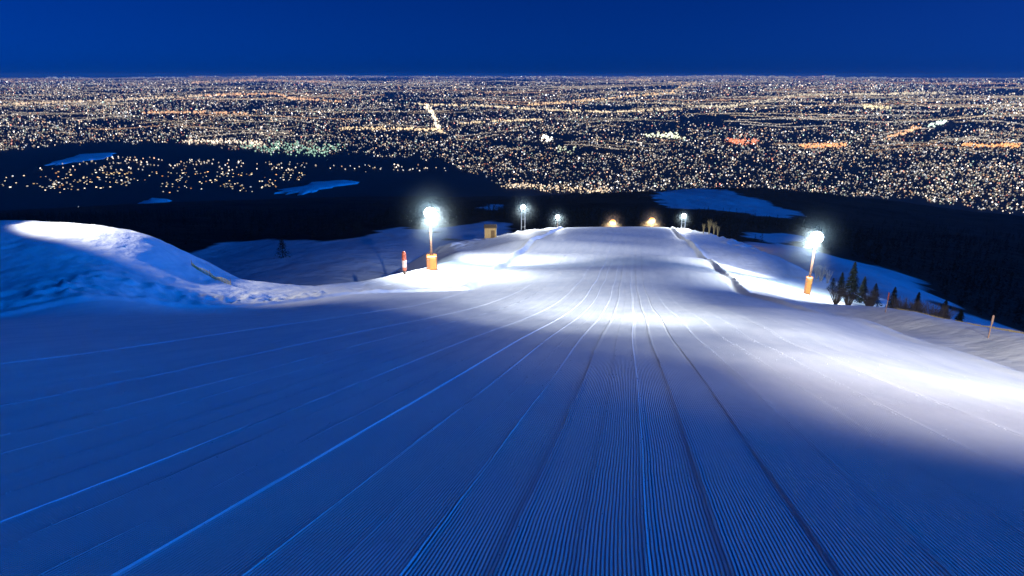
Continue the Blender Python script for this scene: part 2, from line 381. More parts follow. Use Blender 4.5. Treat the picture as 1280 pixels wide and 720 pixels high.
# ------------------------------------------------------------------ the hills below, down to the plain
H = -450.0
bp_ = [at(*q) for q in [(400,358,160),(300,352,172),(500,332,190),(545,312,235),(400,296,335),(250,322,300),(240,290,400),(560,288,340),(100,300,330),(0,300,330),
   (930,312,195),(1000,335,170),(1100,370,150),(1190,392,150),(1000,309,270),(1100,338,240),(1190,378,190),(1280,425,140),(1280,370,260),(1280,320,500),(1190,320,420),(930,291,330),
   (640,281,400),(640,268,800),(640,254,1500),(640,245,2300),(820,281,400),(820,262,900),(900,240,1300),(900,250,1000),(1000,258,1100),(1000,240,1700),(1280,288,1100),(1280,275,1800),(1100,280,900),
   (200,276,700),(200,262,1500),(0,280,700),(0,268,1500),(400,270,800),(400,250,1500),(0,248,2300),(300,243,2300),(1280,268,2200),
   (-400,290,700),(-400,262,1900),(1700,300,900),(1700,275,1800)]]
bp_ += [(0, 0, -45), (0, 90, -58), (0, 170, -64), (-90, 0, -45), (90, 0, -50), (-60, 60, -52), (0, -100, -30)]
f_B = tps_fit(bp_, 1e-6)
def hill(x, y):
    z = f_B(x, y); r = np.hypot(x, y)
    z = z + sstep(200, 500, r)*sstep(2600, 1600, r)*(9*fbm(x/210, y/210, 3, 5) + 2.2*fbm(x/40, y/40, 3, 6))
    z = z + sstep(120, 200, r)*.8*fbm(x/25, y/25, 3, 8)
    z = np.where(r > 1800, z + (H-8-z)*sstep(2000, 3000, r), z)
    return np.minimum(z, H*0 - 28)
az = np.concatenate([np.arange(-75, -42, .6), np.arange(-42, 42, .11), np.arange(42, 75, .6)])*math.pi/180
rr = np.exp(np.linspace(math.log(60), math.log(3300), 420))
RR, AZ = np.meshgrid(rr, az, indexing='ij')
A0 = -YAW   # azimuth of the view, clockwise
BX = RR*np.sin(AZ+A0); BY = RR*np.cos(AZ+A0); BZ = hill(BX, BY)
u, v, zz = proj(np.stack([BX, BY, BZ], -1))
def in_world(poly_uvz): return [tuple(at(*q)[:2]) for q in poly_uvz]
def ray_hill(uu, vv):
    """where the line of sight at a photograph pixel meets the hillside"""
    t = np.exp(np.linspace(math.log(100), math.log(3200), 900)); P = np.array([at(uu, vv, k) for k in t])
    h = hill(P[:, 0], P[:, 1]); i = np.argmax(P[:, 2] < h); return P[i, :2]
# snowfields on the hills: mapped once onto the ground as world polygons
fields = [
 [(150,352),(250,352),(300,357),(560,357),(610,330),(600,306),(560,300),(555,292),(500,284),(450,296),(400,303),(330,299),(270,304),(235,318),(150,310)],
 [(540,290),(560,284),(610,276),(640,284),(640,300),(560,300)],
 [(818,248),(836,238),(880,236),(920,243),(960,253),(998,266),(985,273),(940,268),(890,262),(845,261)],
 [(930,296),(960,291),(990,293),(1012,298),(1000,303),(960,303)],
 [(880,318),(930,303),(985,306),(1050,322),(1100,333),(1150,352),(1192,382),(1150,388),(1090,385),(1000,360),(930,335)],
 [(602,262),(612,255),(626,256),(622,263)],
]
SN = np.zeros_like(BX)
for fld in fields:
    poly = [tuple(ray_hill(a, b)) for a, b in fld]
    d = poly_sd(BX, BY, poly); wdt = 4+.03*RR
    SN = np.maximum(SN, np.clip(.5 - d/wdt*.5, 0, 1))
SN = np.maximum(SN, sstep(190, 165, RR)*.95)
# narrow runs cut in the far woods
for a, b, r_ in (((165, 262), (212, 250), 1.0), ((352, 240), (385, 236), .8), ((385, 236), (443, 227), .7), ((350, 250), (378, 251), .5), ((950,244),(1000,252),.3)):
    pass
hb = mesh_np("hills", np.stack([BX, BY, BZ], -1).reshape(-1, 3), grid_faces(len(rr), len(az))[:, ::-1], M_HILL)
tag(hb, "dark wooded hills with blue snowfields below the run", kind="structure")
at_ = hb.data.attributes.new("snow", 'FLOAT', 'POINT'); at_.data.foreach_set("value", SN.ravel().astype(np.float32))

# the plain the city stands on
ang = np.linspace(0, 2*math.pi, 181)[:-1]; rad = [0, 2000, 6000, 15000, 40000, 92000]
V = [(0, 0, H)]; FT = []
for r_ in rad[1:]:
    V += [(r_*math.cos(t), r_*math.sin(t), H) for t in ang]
for i in range(180): FT.append((0, 1+i, 1+(i+1) % 180))
FQ = []
for k in range(len(rad)-2):
    b0 = 1+k*180; b1 = b0+180
    for i in range(180): FQ.append((b0+i, b1+i, b1+(i+1) % 180, b0+(i+1) % 180))
me = bpy.data.meshes.new("plain"); me.from_pydata(V, [], FT+FQ); me.materials.append(M_PLAIN)
o = link(bpy.data.objects.new("plain", me)); tag(o, kind="structure")

# snow patches among the suburbs: small fields lying on gentle rises of the plain
def plain_at(u_, v_, z0=H):
    d = at(u_, v_, 1.0)-CAM; t = (z0-CAM[2])/d[2]; return CAM+d*t
def snow_patch(ring, hgt):
    P = [plain_at(a, b, H+hgt*.0+6) for a, b in ring]
    c = sum(P)/len(P); n_ = len(P)
    dense = []
    for i in range(n_):
        for t in np.linspace(0, 1, 6)[:-1]: dense.append(P[i]*(1-t)+P[(i+1) % n_]*t)
    dense = np.array(dense); m_ = len(dense); V = []; Fq = []
    for k, s_ in enumerate((1.0, .97, .8, .55, .3)):
        ring_ = c + (dense-c)*s_
        for j, p in enumerate(ring_):
            jit = 1+.13*math.sin(j*1.9+k)+.10*math.sin(j*.7)+.08*math.sin(j*4.3)
            q = c+(p-c)*jit; V.append((q[0], q[1], H+(.5 if k == 0 else 6+hgt*(1-s_**2))))
    for k in range(4):
        for j in range(m_): Fq.append((k*m_+j, k*m_+(j+1) % m_, (k+1)*m_+(j+1) % m_, (k+1)*m_+j))
    V.append((c[0], c[1], H+6+hgt)); 
    me = bpy.data.meshes.new("snow_field"); me.from_pydata(V, [], Fq+[(4*m_+j, 4*m_+(j+1) % m_, len(V)-1) for j in range(m_)])
    me.materials.append(M_PATCH); o = link(bpy.data.objects.new("snow_field", me)); o["kind"] = "structure"; return o
M_PATCH = noise_mat("far_snow", (.60, .64, .70), (.86, .88, .92), scale=.02, rough=.9)
snow_patch([(58,206),(75,200),(100,193),(148,190),(130,197),(95,202)], 9)
snow_patch([(168,262),(175,252),(190,248),(216,249),(205,258),(188,264)], 9)
snow_patch([(350,237),(372,235),(390,228),(440,224),(444,228),(405,235),(380,241),(355,241)], 7)
snow_patch([(352,252),(362,248),(378,250),(376,254),(360,255)], 8)
snow_patch([(603,262),(610,253),(622,253),(628,258),(620,266)], 12)

# ------------------------------------------------------------------ the city
def interp(xp, fp): return lambda q: np.interp(q, xp, fp)
near_city = interp([-600,0,60,130,220,320,426,500,560,600,640,700,800,850,909,950,1030,1150,1200,1280,1700],
                   [200,190,184,180,180,190,193,197,203,222,236,243,246,243,236,236,247,249,260,268,290])
sub_top = interp([-600,0,70,150,260,426,600], [225,222,206,196,200,205,208])
sub_bot = interp([-600,0,60,200,333,380,426,560,600], [245,240,238,233,240,222,214,215,216])
cols = np.array([(1.0,.80,.55),(1.0,.90,.75),(.90,.95,1.0),(1.0,.55,.22),(1.0,.72,.38),(.55,1.0,.75),(1.0,.25,.15),(.65,.8,1.0)])
cols[:, :] = cols*.68+.32*np.array([1,.93,.9])
cols[6] = (1, .35, .25); cols[3] = (1, .60, .36)
cw = np.array([.26,.26,.15,.11,.11,.04,.03,.04])
PU, PV, PC, PB, PS = [], [], [], [], []
def put(u_, v_, c, b, s):
    PU.append(np.atleast_1d(u_)); PV.append(np.atleast_1d(v_)); PC.append(np.atleast_2d(c)); PB.append(np.atleast_1d(b)); PS.append(np.atleast_1d(s))
# districts: scattered lamps, thinned by an uneven town map (map is fixed on the ground: bearing and distance)
n0 = 185000
u_ = rng.uniform(-560, 1840, n0); v_ = 96.0 + (280-96.0)*rng.random(n0)**1.9
nz = fbm(u_/90, (v_)/9, 3, 11)*.55 + fbm(u_/24, v_/5, 2, 12)*.45
inc = v_ < near_city(u_) - 1 + 3*vnoise(u_/14, v_*0, 3)
dens = np.where(v_ < 150, .55, .50) + .95*nz
dens = dens*np.where((v_ > 146) & (v_ < 160) & (u_ > 850) & (u_ < 1030), .25, 1)
dens = dens*np.where((v_ > 150) & (v_ < 162) & (u_ > 1160), .35, 1)
keep = inc & (rng.random(n0) < dens)
u_, v_ = u_[keep], v_[keep]; nn = len(u_)
c_ = cols[rng.choice(len(cols), nn, p=cw)]
b_ = np.exp(rng.normal(-1.05, .85, nn))*np.where(v_ < 150, 1.0, 1)
put(u_, v_, c_, b_, rng.uniform(.42, 1.0, nn)*np.interp(v_, [95, 130, 200, 260], [.66, .8, .9, 1.0]))
# streets seen end on as bright rows
for k in range(330):
    v0 = 97 + 100*rng.random()**1.6; u0 = rng.uniform(-500, 1750)
    if v0 > near_city(u0)-3: continue
    ln = rng.uniform(30, 230)*(1.0 if v0 < 150 else .55); sl = rng.normal(0, .018)*(1+(v0-97)/50)
    m_ = int(ln/1.7); t = np.linspace(0, 1, m_)
    uu = u0+ln*t; vv = v0+sl*ln*t+rng.normal(0, .35, m_) + 1.2*np.sin(t*5+k)*(v0-95)/60
    cc = cols[[4, 3, 0, 1, 4, 0][k % 6]]*np.ones((m_, 1))
    put(uu, vv, cc, rng.uniform(.2, .8, m_)*rng.uniform(.4, 1.2), rng.uniform(.5, .8, m_))
def street(path, c, br, dn=1.6, wd=.5, s=(.7, 1.2)):
    for (a, b) in zip(path[:-1], path[1:]):
        L_ = math.hypot(b[0]-a[0], (b[1]-a[1])); m_ = max(3, int(L_/dn)); t = rng.random(m_)
        put(a[0]+(b[0]-a[0])*t+rng.normal(0, wd*1.4, m_), a[1]+(b[1]-a[1])*t+rng.normal(0, wd, m_), np.array(c)*np.ones((m_, 1)), rng.uniform(.5, 1.4, m_)*br, rng.uniform(*s, m_))
W = (1, .85, .62); O = (1, .55, .22); Gc = (.6, 1, .75)
street([(533,133),(540,140),(543,150),(548,162)], W, 1.6, .35, 1.4)
street([(426,162),(480,161),(545,163),(556,167)], (1,.72,.42), 1.1, .9, .9)
street([(575,155),(620,152),(680,150)], (1,.75,.45), 1.0, 1.1)
street([(520,131),(600,133),(660,137),(760,141),(852,137)], (1,.78,.5), .9, 1.1)
street([(660,132),(760,124),(800,120),(840,117),(852,108)], (1,.66,.36), .9, 1.1)
street([(852,109),(870,106),(820,102),(770,101)], (1,.72,.45), .8, 1.3)
street([(250,120),(345,118),(365,124),(426,128)], (1,.55,.3), 1.0, 1.1)
street([(0,132),(120,127),(250,121)], (1,.75,.5), .8, 1.2)
street([(175,142),(240,141),(310,143)], (1,.55,.3), .9, 1.2)
street([(240,104),(330,101),(420,104)], (1,.62,.4), .8, 1.2)
street([(230,178),(280,177),(330,181)], (1,.8,.6), 1.2, .8, 1.2)
street([(852,134),(910,134),(1000,120),(1180,117)], (1,.85,.6), .8, 1.3)
street([(908,175),(925,179),(946,177)], (1,.3,.16), 1.1, .5, 1.6)
street([(1002,184),(1030,183),(1055,182)], (1,.42,.18), 1.3, .5, 1.6)
street([(1110,172),(1130,166),(1148,160)], (1,.55,.3), 1.2, .6, 1.4)
street([(1160,158),(1182,153)], (.8,1,.85), 1.3, .5, 1.2)
street([(1205,182),(1240,183),(1275,182)], (1,.45,.18), 1.2, .6, 1.2)
street([(1080,133),(1112,136)], (1,.85,.5), 1.1, .6, 1.0)
street([(810,170),(840,170),(852,173)], (.95,1,.7), 1.3, .5, 1.5)
street([(300,182),(345,188),(410,191)], Gc, .55, .8, 2.6)
street([(340,180),(426,185)], Gc, .5, .9, 2.4)
street([(678,173),(688,176)], (1,.95,.8), 2.0, .5, 1.6, (1, 1.6))
street([(695,185),(720,190)], (.9,1,.7), .7, 1.0, 2.4)
street([(630,233),(645,232),(700,236),(760,240)], (1,.75,.5), 1.0, 1.0, 2.0)
street([(860,97),(900,96),(990,98)], (1,.9,.7), .7, 1.4)
street([(1030,96.5),(1110,97.5)], (.9,.9,.8), .7, 1.2)
street([(60,97),(105,95.5)], (.8,.85,.9), .8, 1.2); street([(165,96),(230,96)], (.8,.85,.9), .8, 1.4)
# suburb at the foot of the hill (scattered brighter lamps)
n1 = 3600; su = rng.uniform(-300, 600, n1); sv = rng.uniform(192, 245, n1)
k1 = (sv > sub_top(su)) & (sv < sub_bot(su)) & (rng.random(n1) < .42+.75*vnoise(su/22, sv/7, 44)+.3*vnoise(su/8, sv/3, 45))
su, sv = su[k1], sv[k1]
ex = np.array([(98,258),(104,260),(118,262),(122,257),(131,261),(155,259),(158,263),(163,258),(204,239),(212,240),(222,238),(430,252),(436,251),(442,254),(450,255),(456,254),(461,256),(20,228),(75,240),(70,216)], float)
# the nearest lamps of the city, told apart one by one
near_u = np.concatenate([ex[:, 0], su]); near_v = np.concatenate([ex[:, 1], sv])
EU = np.concatenate(PU); EV = np.concatenate(PV); EC = np.concatenate(PC); EB = np.concatenate(PB); ES = np.concatenate(PS)
order = np.argsort(-near_v)
# individuals: all suburb lamps inside the frame up to 300
vis = [i for i in order if 0 <= near_u[i] <= 1280][:295]
rest = [i for i in range(len(near_u)) if i not in set(vis)]
ncol = cols[rng.choice([0, 1, 4, 3, 2], len(near_u), p=[.34, .26, .24, .10, .06])]
EU = np.concatenate([EU, near_u[rest]]); EV = np.concatenate([EV, near_v[rest]]); EC = np.concatenate([EC, ncol[rest]])
EB = np.concatenate([EB, np.exp(rng.normal(-.4, .6, len(rest)))]); ES = np.concatenate([ES, rng.uniform(.6, 1.0, len(rest))])
ok = EV > 95.2; EU, EV, EC, EB, ES = EU[ok], EV[ok], EC[ok], EB[ok], ES[ok]
# positions on the plain
dirs = FWD[None] + RIGHT[None]*((EU-640)/F)[:, None] + UP[None]*((360-EV)/F)[:, None]
t = (H+4-CAM[2])/np.minimum(dirs[:, 2], -.0045*1.3); P = CAM[None]+dirs*t[:, None]
dist = np.linalg.norm(P-CAM, axis=1)
far = dist > 88000; P[far] = CAM + (P[far]-CAM)*(88000/dist[far])[:, None]
P[:, 2] = np.where(far, H+4, P[:, 2]); dist = np.minimum(dist, 88000)
rad_ = ES*1.12/F*dist
oc = np.array([(1,0,0),(-1,0,0),(0,1,0),(0,-1,0),(0,0,1),(0,0,-1)], float)
of = np.array([(0,2,4),(2,1,4),(1,3,4),(3,0,4),(2,0,5),(1,2,5),(3,1,5),(0,3,5)])
nL = len(P); V = (P[:, None]+oc[None]*rad_[:, None, None]); V[:, :, 2] += rad_[:, None]*.9
Fc = (of[None]+(np.arange(nL)*6)[:, None, None]).reshape(-1, 3)
def city_mat():
    m = bpy.data.materials.new("city_lamp_glow"); m.use_nodes = True; n = m.node_tree; n.nodes.clear()
    e = n.nodes.new("ShaderNodeEmission"); a = n.nodes.new("ShaderNodeAttribute"); a.attribute_name = "lamp_colour"
    o = n.nodes.new("ShaderNodeOutputMaterial"); n.links.new(a.outputs['Color'], e.inputs[0]); e.inputs[1].default_value = 1.35
    n.links.new(e.outputs[0], o.inputs[0]); m.cycles.emission_sampling = 'NONE'; return m
cl = mesh_np("city_lights", V.reshape(-1, 3), Fc, city_mat(), smooth=False, k=3)
tag(cl, "thousands of city lights spread over the plain to the horizon", "lights", kind="stuff")
CC = np.repeat(np.concatenate([EC*EB[:, None], np.ones((nL, 1))], 1), 6, 0).astype(np.float32)
a_ = cl.data.attributes.new("lamp_colour", 'FLOAT_COLOR', 'POINT'); a_.data.foreach_set("color", CC.ravel())
# individual lit houses: gabled house, whole walls glowing so each reads as a point of light
M_ROOFD = noise_mat("dark_house_roof", (.02, .02, .022), (.05, .05, .05), scale=.5, rough=.9)
hm = []
kinds = [("warm white", (1, .80, .52)), ("cream", (1, .92, .76)), ("amber", (1, .66, .30)), ("orange", (1, .48, .18)), ("cool white", (.85, .94, 1))]
for nm, c in kinds:
    for s_ in (.7, 2.0):
        me = bpy.data.meshes.new("lit_house")
        x = 3.6; y = 3.0; z0, z1, z2 = 0, 5.2, 7.4
        vs_ = [(-x,-y,z0),(x,-y,z0),(x,y,z0),(-x,y,z0),(-x,-y,z1),(x,-y,z1),(x,y,z1),(-x,y,z1),(-x,0,z2),(x,0,z2),
               (-x*1.08,-y*1.1,z1-.1),(x*1.08,-y*1.1,z1-.1),(x*1.08,y*1.1,z1-.1),(-x*1.08,y*1.1,z1-.1),(-x*1.08,0,z2+.2),(x*1.08,0,z2+.2)]
        fs_ = [(0,1,5,4),(1,2,6,5),(2,3,7,6),(3,0,4,7),(4,7,8),(5,9,6),(10,11,15,14),(12,13,14,15)]
        me.from_pydata(vs_, [], fs_); me.materials.append(glow_mat("glowing_walls", c, s_)); me.materials.append(M_ROOFD)
        for i in (4, 5, 6, 7): me.polygons[i].material_index = 1
        hm.append((nm, me))
for i in vis:
    p = plain_at(near_u[i], near_v[i], H+3); k = random.choices(range(5), [.34, .26, .22, .12, .06])[0]*2+(random.random() < .4)
    o = link(bpy.data.objects.new("lit_house", hm[k][1])); o.location = (p[0], p[1], H)
    o.rotation_euler = (0, 0, random.uniform(0, 6.28)); s_ = random.uniform(.30, .68)*np.linalg.norm(p-CAM)/2900; o.scale = (s_,)*3
    tag(o, hm[k][0] + " point of light from a house in the suburb just beyond the dark hill", "house", "lit houses of the nearest suburb")

# ------------------------------------------------------------------ trees
def conifer_geo(h, n_t, r, rg, rw=.30):
    """needle sprays of a conifer: many small drooping triangles in whorls"""
    V = []; Fa = []
    for i in range(n_t):
        t = rg.random()**.75; zc = h*(.08+.92*t); R0 = r*(1-t)**.85*(.75+.5*rg.random())+.05*r
        a = rg.random()*2*math.pi; ra = R0*(.25+.75*rg.random()); c = np.array([math.cos(a)*ra, math.sin(a)*ra, zc-ra*.35])
        s = h*rw*.16*(.6+.8*rg.random())*(1.15-t*.7)
        d = np.array([math.cos(a), math.sin(a), -.45]); sd_ = np.array([-math.sin(a), math.cos(a), rg.normal()*.3])
        b = len(V); V += [c-d*s*.6+sd_*s*.5, c-d*s*.6-sd_*s*.5, c+d*s]; Fa.append((b, b+1, b+2))
    return np.array(V), np.array(Fa)
def conifer(loc, h, label, group=None, n_t=900, r=None):
    rg = np.random.default_rng(int(abs(loc[0]*13+loc[1]*7)) + 5)
    root = empty("conifer_tree", loc, rg.random()*6); tag(root, label, "tree", group)
    MB().tube((0, 0, -.4), (0, 0, h*.97), h*.022, h*.004, 8).build("trunk", M_BARK, root)
    V, Fa = conifer_geo(h, n_t, r or h*.24, rg); mesh_np("crown", V, Fa, M_NEEDLE, root, False, 3); return root
def shrub(loc, h, label, group=None, mat=None, name="bare_shrub", nb=26, spread=.38):
    rg = random.Random(int(abs(loc[0]*31+loc[1]*17)))
    root = empty(name, loc); tag(root, label, "shrub", group)
    st = MB(); tw = MB()
    for i in range(nb):
        a = rg.uniform(0, 6.28); l = h*rg.uniform(.55, 1); s = spread*rg.uniform(.2, 1)
        p0 = Vector((math.cos(a)*.08, math.sin(a)*.08, -.15)); p1 = Vector((math.cos(a)*s*l*.6, math.sin(a)*s*l*.6, l*.55)); p2 = Vector((math.cos(a)*s*l, math.sin(a)*s*l, l))
        st.tube(p0, p1, h*.010, h*.006, 5); st.tube(p1, p2, h*.006, h*.002, 5)
        for k in range(5):
            f = rg.uniform(.1, .9); q = p1.lerp(p2, f); a2 = a+rg.uniform(-1.4, 1.4); e = q+Vector((math.cos(a2)*.12*h, math.sin(a2)*.12*h, .16*h*rg.uniform(.5, 1.2)))
            tw.tube(q, e, h*.0035, h*.0012, 4)
    st.build("stem", mat or M_TWIG, root); tw.build("twigs", mat or M_TWIG, root); return root
# the woods: everything too far and too dense to tell apart, one mass
proto = [conifer_geo(1.0, 70, .26, np.random.default_rng(100+i), .5) for i in range(6)]
VV, FF = [], []; nb_ = 0; rg = np.random.default_rng(3)
cand = 26000
tu = rg.uniform(-62, 62, cand)*math.pi/180; tr = np.exp(rg.uniform(math.log(190), math.log(1500), cand))
tx = tr*np.sin(tu+A0); ty = tr*np.cos(tu+A0)
ia = np.clip(np.interp(tu, az, np.arange(len(az))).round().astype(int), 0, len(az)-1); ir = np.clip(np.interp(np.log(tr), np.log(rr), np.arange(len(rr))).round().astype(int), 0, len(rr)-1)
sn_ = SN[ir, ia]; tz = hill(tx, ty); ga = ground(tx, ty, False)
keep = (sn_ < .33) & ((ga < tz-1) | (ty > 300) | (np.abs(tx) > 115))
# keep the trees of the near bowl back from the run
pu, pv, pz = proj(np.stack([tx, ty, tz], -1))
keep &= ~((tr < 260) & (pu > 420) & (pu < 1000))
idx = np.where(keep)[0][:9000]
for j in idx:
    V, Fa = proto[j % 6]; hgt = rg.uniform(4.0, 8.5)*(1 if tr[j] > 300 else .75); a = rg.random()*6.28
    Rm = np.array([[math.cos(a), -math.sin(a), 0], [math.sin(a), math.cos(a), 0], [0, 0, 1]])
    VV.append(V @ Rm.T*hgt + np.array([tx[j], ty[j], tz[j]-.3])); FF.append(Fa+nb_); nb_ += len(V)
wd = mesh_np("woods", np.concatenate(VV), np.concatenate(FF), M_NEEDLE, smooth=False, k=3)
tag(wd, "black mass of woodland covering the hills below the run", "woods", kind="stuff")

def hill_pt(u_, v_):
    p = ray_hill(u_, v_); return (p[0], p[1], float(hill(np.array([p[0]]), np.array([p[1]]))[0]))
conifer(hill_pt(354, 322), 6.5, "lone dark conifer standing in the blue snow bowl left of the run", r=2.8)

def spot_on(u_, v_, z_):
    """ground point of the run near a photograph pixel"""
    p = at(u_, v_, z_); return (p[0], p[1], gz(p[0], p[1]))
# trees behind the right shoulder, told apart
TR = [(1070, 84, 324, "tallest dark conifer, right of the right lamp post and left of the first thin pole", .25),
   (1054, 88, 338, "slim dark conifer on the left side of the tallest, towards the right lamp post", .17),
   (1042, 90, 350, "short dark conifer nearest the right lamp post", .24),
   (1082, 80, 343, "dark conifer leaning against the right side of the tallest one", .24),
   (1096, 78, 352, "squat dark conifer just left of the first thin pole", .33),
   (1120, 76, 356, "dark conifer just right of the first thin pole", .28),
   (1150, 76, 362, "dark conifer midway between the two thin poles", .24),
   (1184, 72, 371, "dark conifer a little left of the second thin pole", .26),
   (1203, 74, 383, "low dark conifer nearest the second thin pole on its left", .34)]
for (u_, z_, top, lb, rr_) in TR:
    p = at(u_, top, z_); g = max(gz(p[0], p[1]), float(hill(np.array([p[0]]), np.array([p[1]]))[0]))
    hh = max(1.8, min(p[2]-g, 14)*.93); conifer((p[0], p[1], g), hh, lb, "conifers behind the right shoulder of the run", r=max(.8, hh*rr_), n_t=1300)
for (u_, z_, top, h_, lb) in [(1048, 70, 357, 0, "dark bare bush left of the tallest conifer"), (1090, 66, 362, 0, "dark bare bush between the tallest conifer and the first thin pole"), (1139, 62, 372, 0, "dark bare bush low down between the two thin poles"), (1128, 60, 373, 0, "dark bare bush a little right of the first thin pole"), (1163, 56, 378, 0, "widest dark bare bush, past the middle between the thin poles"), (1176, 54, 381, 0, "dark bare bush close to the left of the second thin pole"), (1063, 70, 362, 0, "dark bare bush at the foot of the tallest conifer")]:
    p = at(u_, top, z_); g = gz(p[0], p[1]); shrub((p[0], p[1], g), max(1.6, p[2]-g), lb, "bare bushes behind the right shoulder", M_BARK, nb=90, spread=.6)

# ------------------------------------------------------------------ lamp posts
def lamp_post(base, hgt, label, warm=False, power=60000, double=False, pad=None, heads=1, hr=.78, lean=0.0, face=None, tint_=None, group="floodlights along the run", lo=.5, mist=0, cone=158, glass=None, aim=None, blend=.5, down=None, halo_share=.35):
    root = empty("flood_lamp", base); tag(root, label, "lamp post", group)
    face = face if face is not None else math.atan2(-base[1], -base[0])+math.pi/2   # local -Y looks back up the run
    root.rotation_euler = (0, 0, face); root.rotation_euler[1] = lean
    pm = M_POLE if not double else M_STEEL
    if double:
        for s_ in (-.45, .45): MB().tube((s_, 0, -.5), (s_, 0, hgt-.3), .10, .08, 12).build("pole", pm, root, True)
        b = MB()
        for z_ in (hgt*.35, hgt*.6, hgt*.85): b.tube((-.45, 0, z_), (.45, 0, z_), .03)
        b.build("brace", pm, root)
    else:
        MB().tube((0, 0, -.6), (0, 0, hgt+.2), .16, .12, 16).build("pole", pm, root, True)
    nx = 2 if heads > 1 else 1; nz_ = 2 if heads > 2 else 1
    br = MB()
    for j in range(nz_): br.box((0, .10, hgt+(j-(nz_-1)/2)*hr*2.1), (hr*2.3*nx, .10, .10), .01)
    br.build("crossbar", M_STEEL, root)
    for i in range(nx):
        for j in range(nz_):
            cx = (i-(nx-1)/2)*hr*2.15; cz = hgt+(j-(nz_-1)/2)*hr*2.1
            q = Vector((0, -1, -.25)).to_track_quat('Z', 'Y')
            hs = MB().lathe([(hr*.35, -hr*.75), (hr*.75, -hr*.6), (hr, -.05), (hr, .02), (hr*.93, .02), (hr*.9, -.02)], (cx, -.12, cz), 20, q).build("lamp_head", M_STEEL, root, True)
            MB().lathe([(hr*.92, .03), (hr*.88, hr*.25), (hr*.72, hr*.5), (hr*.42, hr*.68), (.01, hr*.75)], (cx, -.12, cz), 20, q).build("lens", glass or (M_WARM if warm else M_COOL), hs, True)
    if pad:
        pw, ph = pad
        p_ = MB().box((0, 0, ph/2+.05), (pw, pw, ph), .10).build("padding", M_PAD, root)
        s_ = MB()
        for z_ in (.25, .75): s_.box((0, 0, ph*z_+.05), (pw+.03, pw+.03, .07), .01)
        s_.build("strap", M_STRAP, p_)
        MB().box((pw*.12, -pw/2-.035, ph*.52), (pw*.62, .06, ph*.8), .02).build("cover", M_PADY, p_)
    ld = bpy.data.lights.new("lamp_light", 'SPOT'); ld.energy = power; ld.shadow_soft_size = .25
    ld.spot_size = R(cone); ld.spot_blend = blend
    ld.color = tint_ or ((1, .55, .22) if warm else (.95, 1.0, .99))
    l = bpy.data.objects.new("lamp_light", ld); link(l, root); l.location = (0, -lo-.5, hgt+.4)
    if aim is not None:
        l.rotation_euler = (0, 0, math.atan2(aim[1]-base[1], aim[0]-base[0])-math.pi/2-face); l.rotation_euler[0] = R(90-aim[2])
    if down:                                            # added beam without a head of its own, brightens the upper run
        d2 = bpy.data.lights.new('down_run_fill', 'SPOT'); d2.energy = down[3]; d2.spot_size = R(64); d2.spot_blend = 1; d2.shadow_soft_size = .2; d2.color = (.96, .98, 1)
        l2 = link(bpy.data.objects.new('down_run_fill', d2), root); v2 = Vector(down[:3])-Vector((base[0], base[1], base[2]+hgt))
        l2.location = (0, hr*.9+.3, hgt+.1); l2.rotation_euler = (Matrix.Rotation(-face, 3, 'Z') @ v2).to_track_quat('-Z', 'Y').to_euler()
    if mist:  # added: mist volume and fill spot that give the lamp its halo
        gp = bpy.data.lights.new('halo_fill', 'SPOT'); gp.spot_size = R(176); gp.spot_blend = .2; gp.energy = power*halo_share; gp.color = (1, .5, .18) if warm else (.72, .92, 1); gp.shadow_soft_size = .2
        gl = link(bpy.data.objects.new('halo_fill', gp), root); gl.location = (0, hr*.9, hgt); gl.rotation_euler = (R(90), 0, 0)
        bpy.context.view_layer.update()
        c = root.matrix_world @ Vector((0, -lo-.45, hgt-.15))
        V = []; n_ = 20; mm = MB().lathe([(max(.001, math.sin(a)), -math.cos(a)) for a in np.linspace(0, math.pi, 13)], (0, 0, 0), 24)
        o = mm.build("mist", M_MIST[1] if warm else M_MIST[0], None, True); o.location = c; o.scale = (mist,)*3; tag(o, "added mist volume giving a halo round the " + ("orange" if warm else "white") + " lamp", "mist", kind="stuff")
    return root
def mist_mat(d, grad=False):
    m = bpy.data.materials.new("halo_mist"); m.use_nodes = True; n = m.node_tree; n.nodes.clear()
    p = n.nodes.new("ShaderNodeVolumePrincipled"); p.inputs['Density'].default_value = d; p.inputs['Color'].default_value = (.75, .92, 1, 1)
    if grad:                                            # thins out towards its edge
        tc = n.nodes.new("ShaderNodeTexCoord"); ln = n.nodes.new("ShaderNodeVectorMath"); ln.operation = 'LENGTH'; n.links.new(tc.outputs['Object'], ln.inputs[0])
        k = math_node(n, 'MAXIMUM', math_node(n, 'SUBTRACT', 1.0, ln.outputs['Value']), 0.0)
        n.links.new(math_node(n, 'MULTIPLY', math_node(n, 'POWER', k, 3.0), d), p.inputs['Density'])
    o = n.nodes.new("ShaderNodeOutputMaterial"); n.links.new(p.outputs[0], o.inputs['Volume']); return m
M_MIST = (mist_mat(.036, True), mist_mat(.07, True))

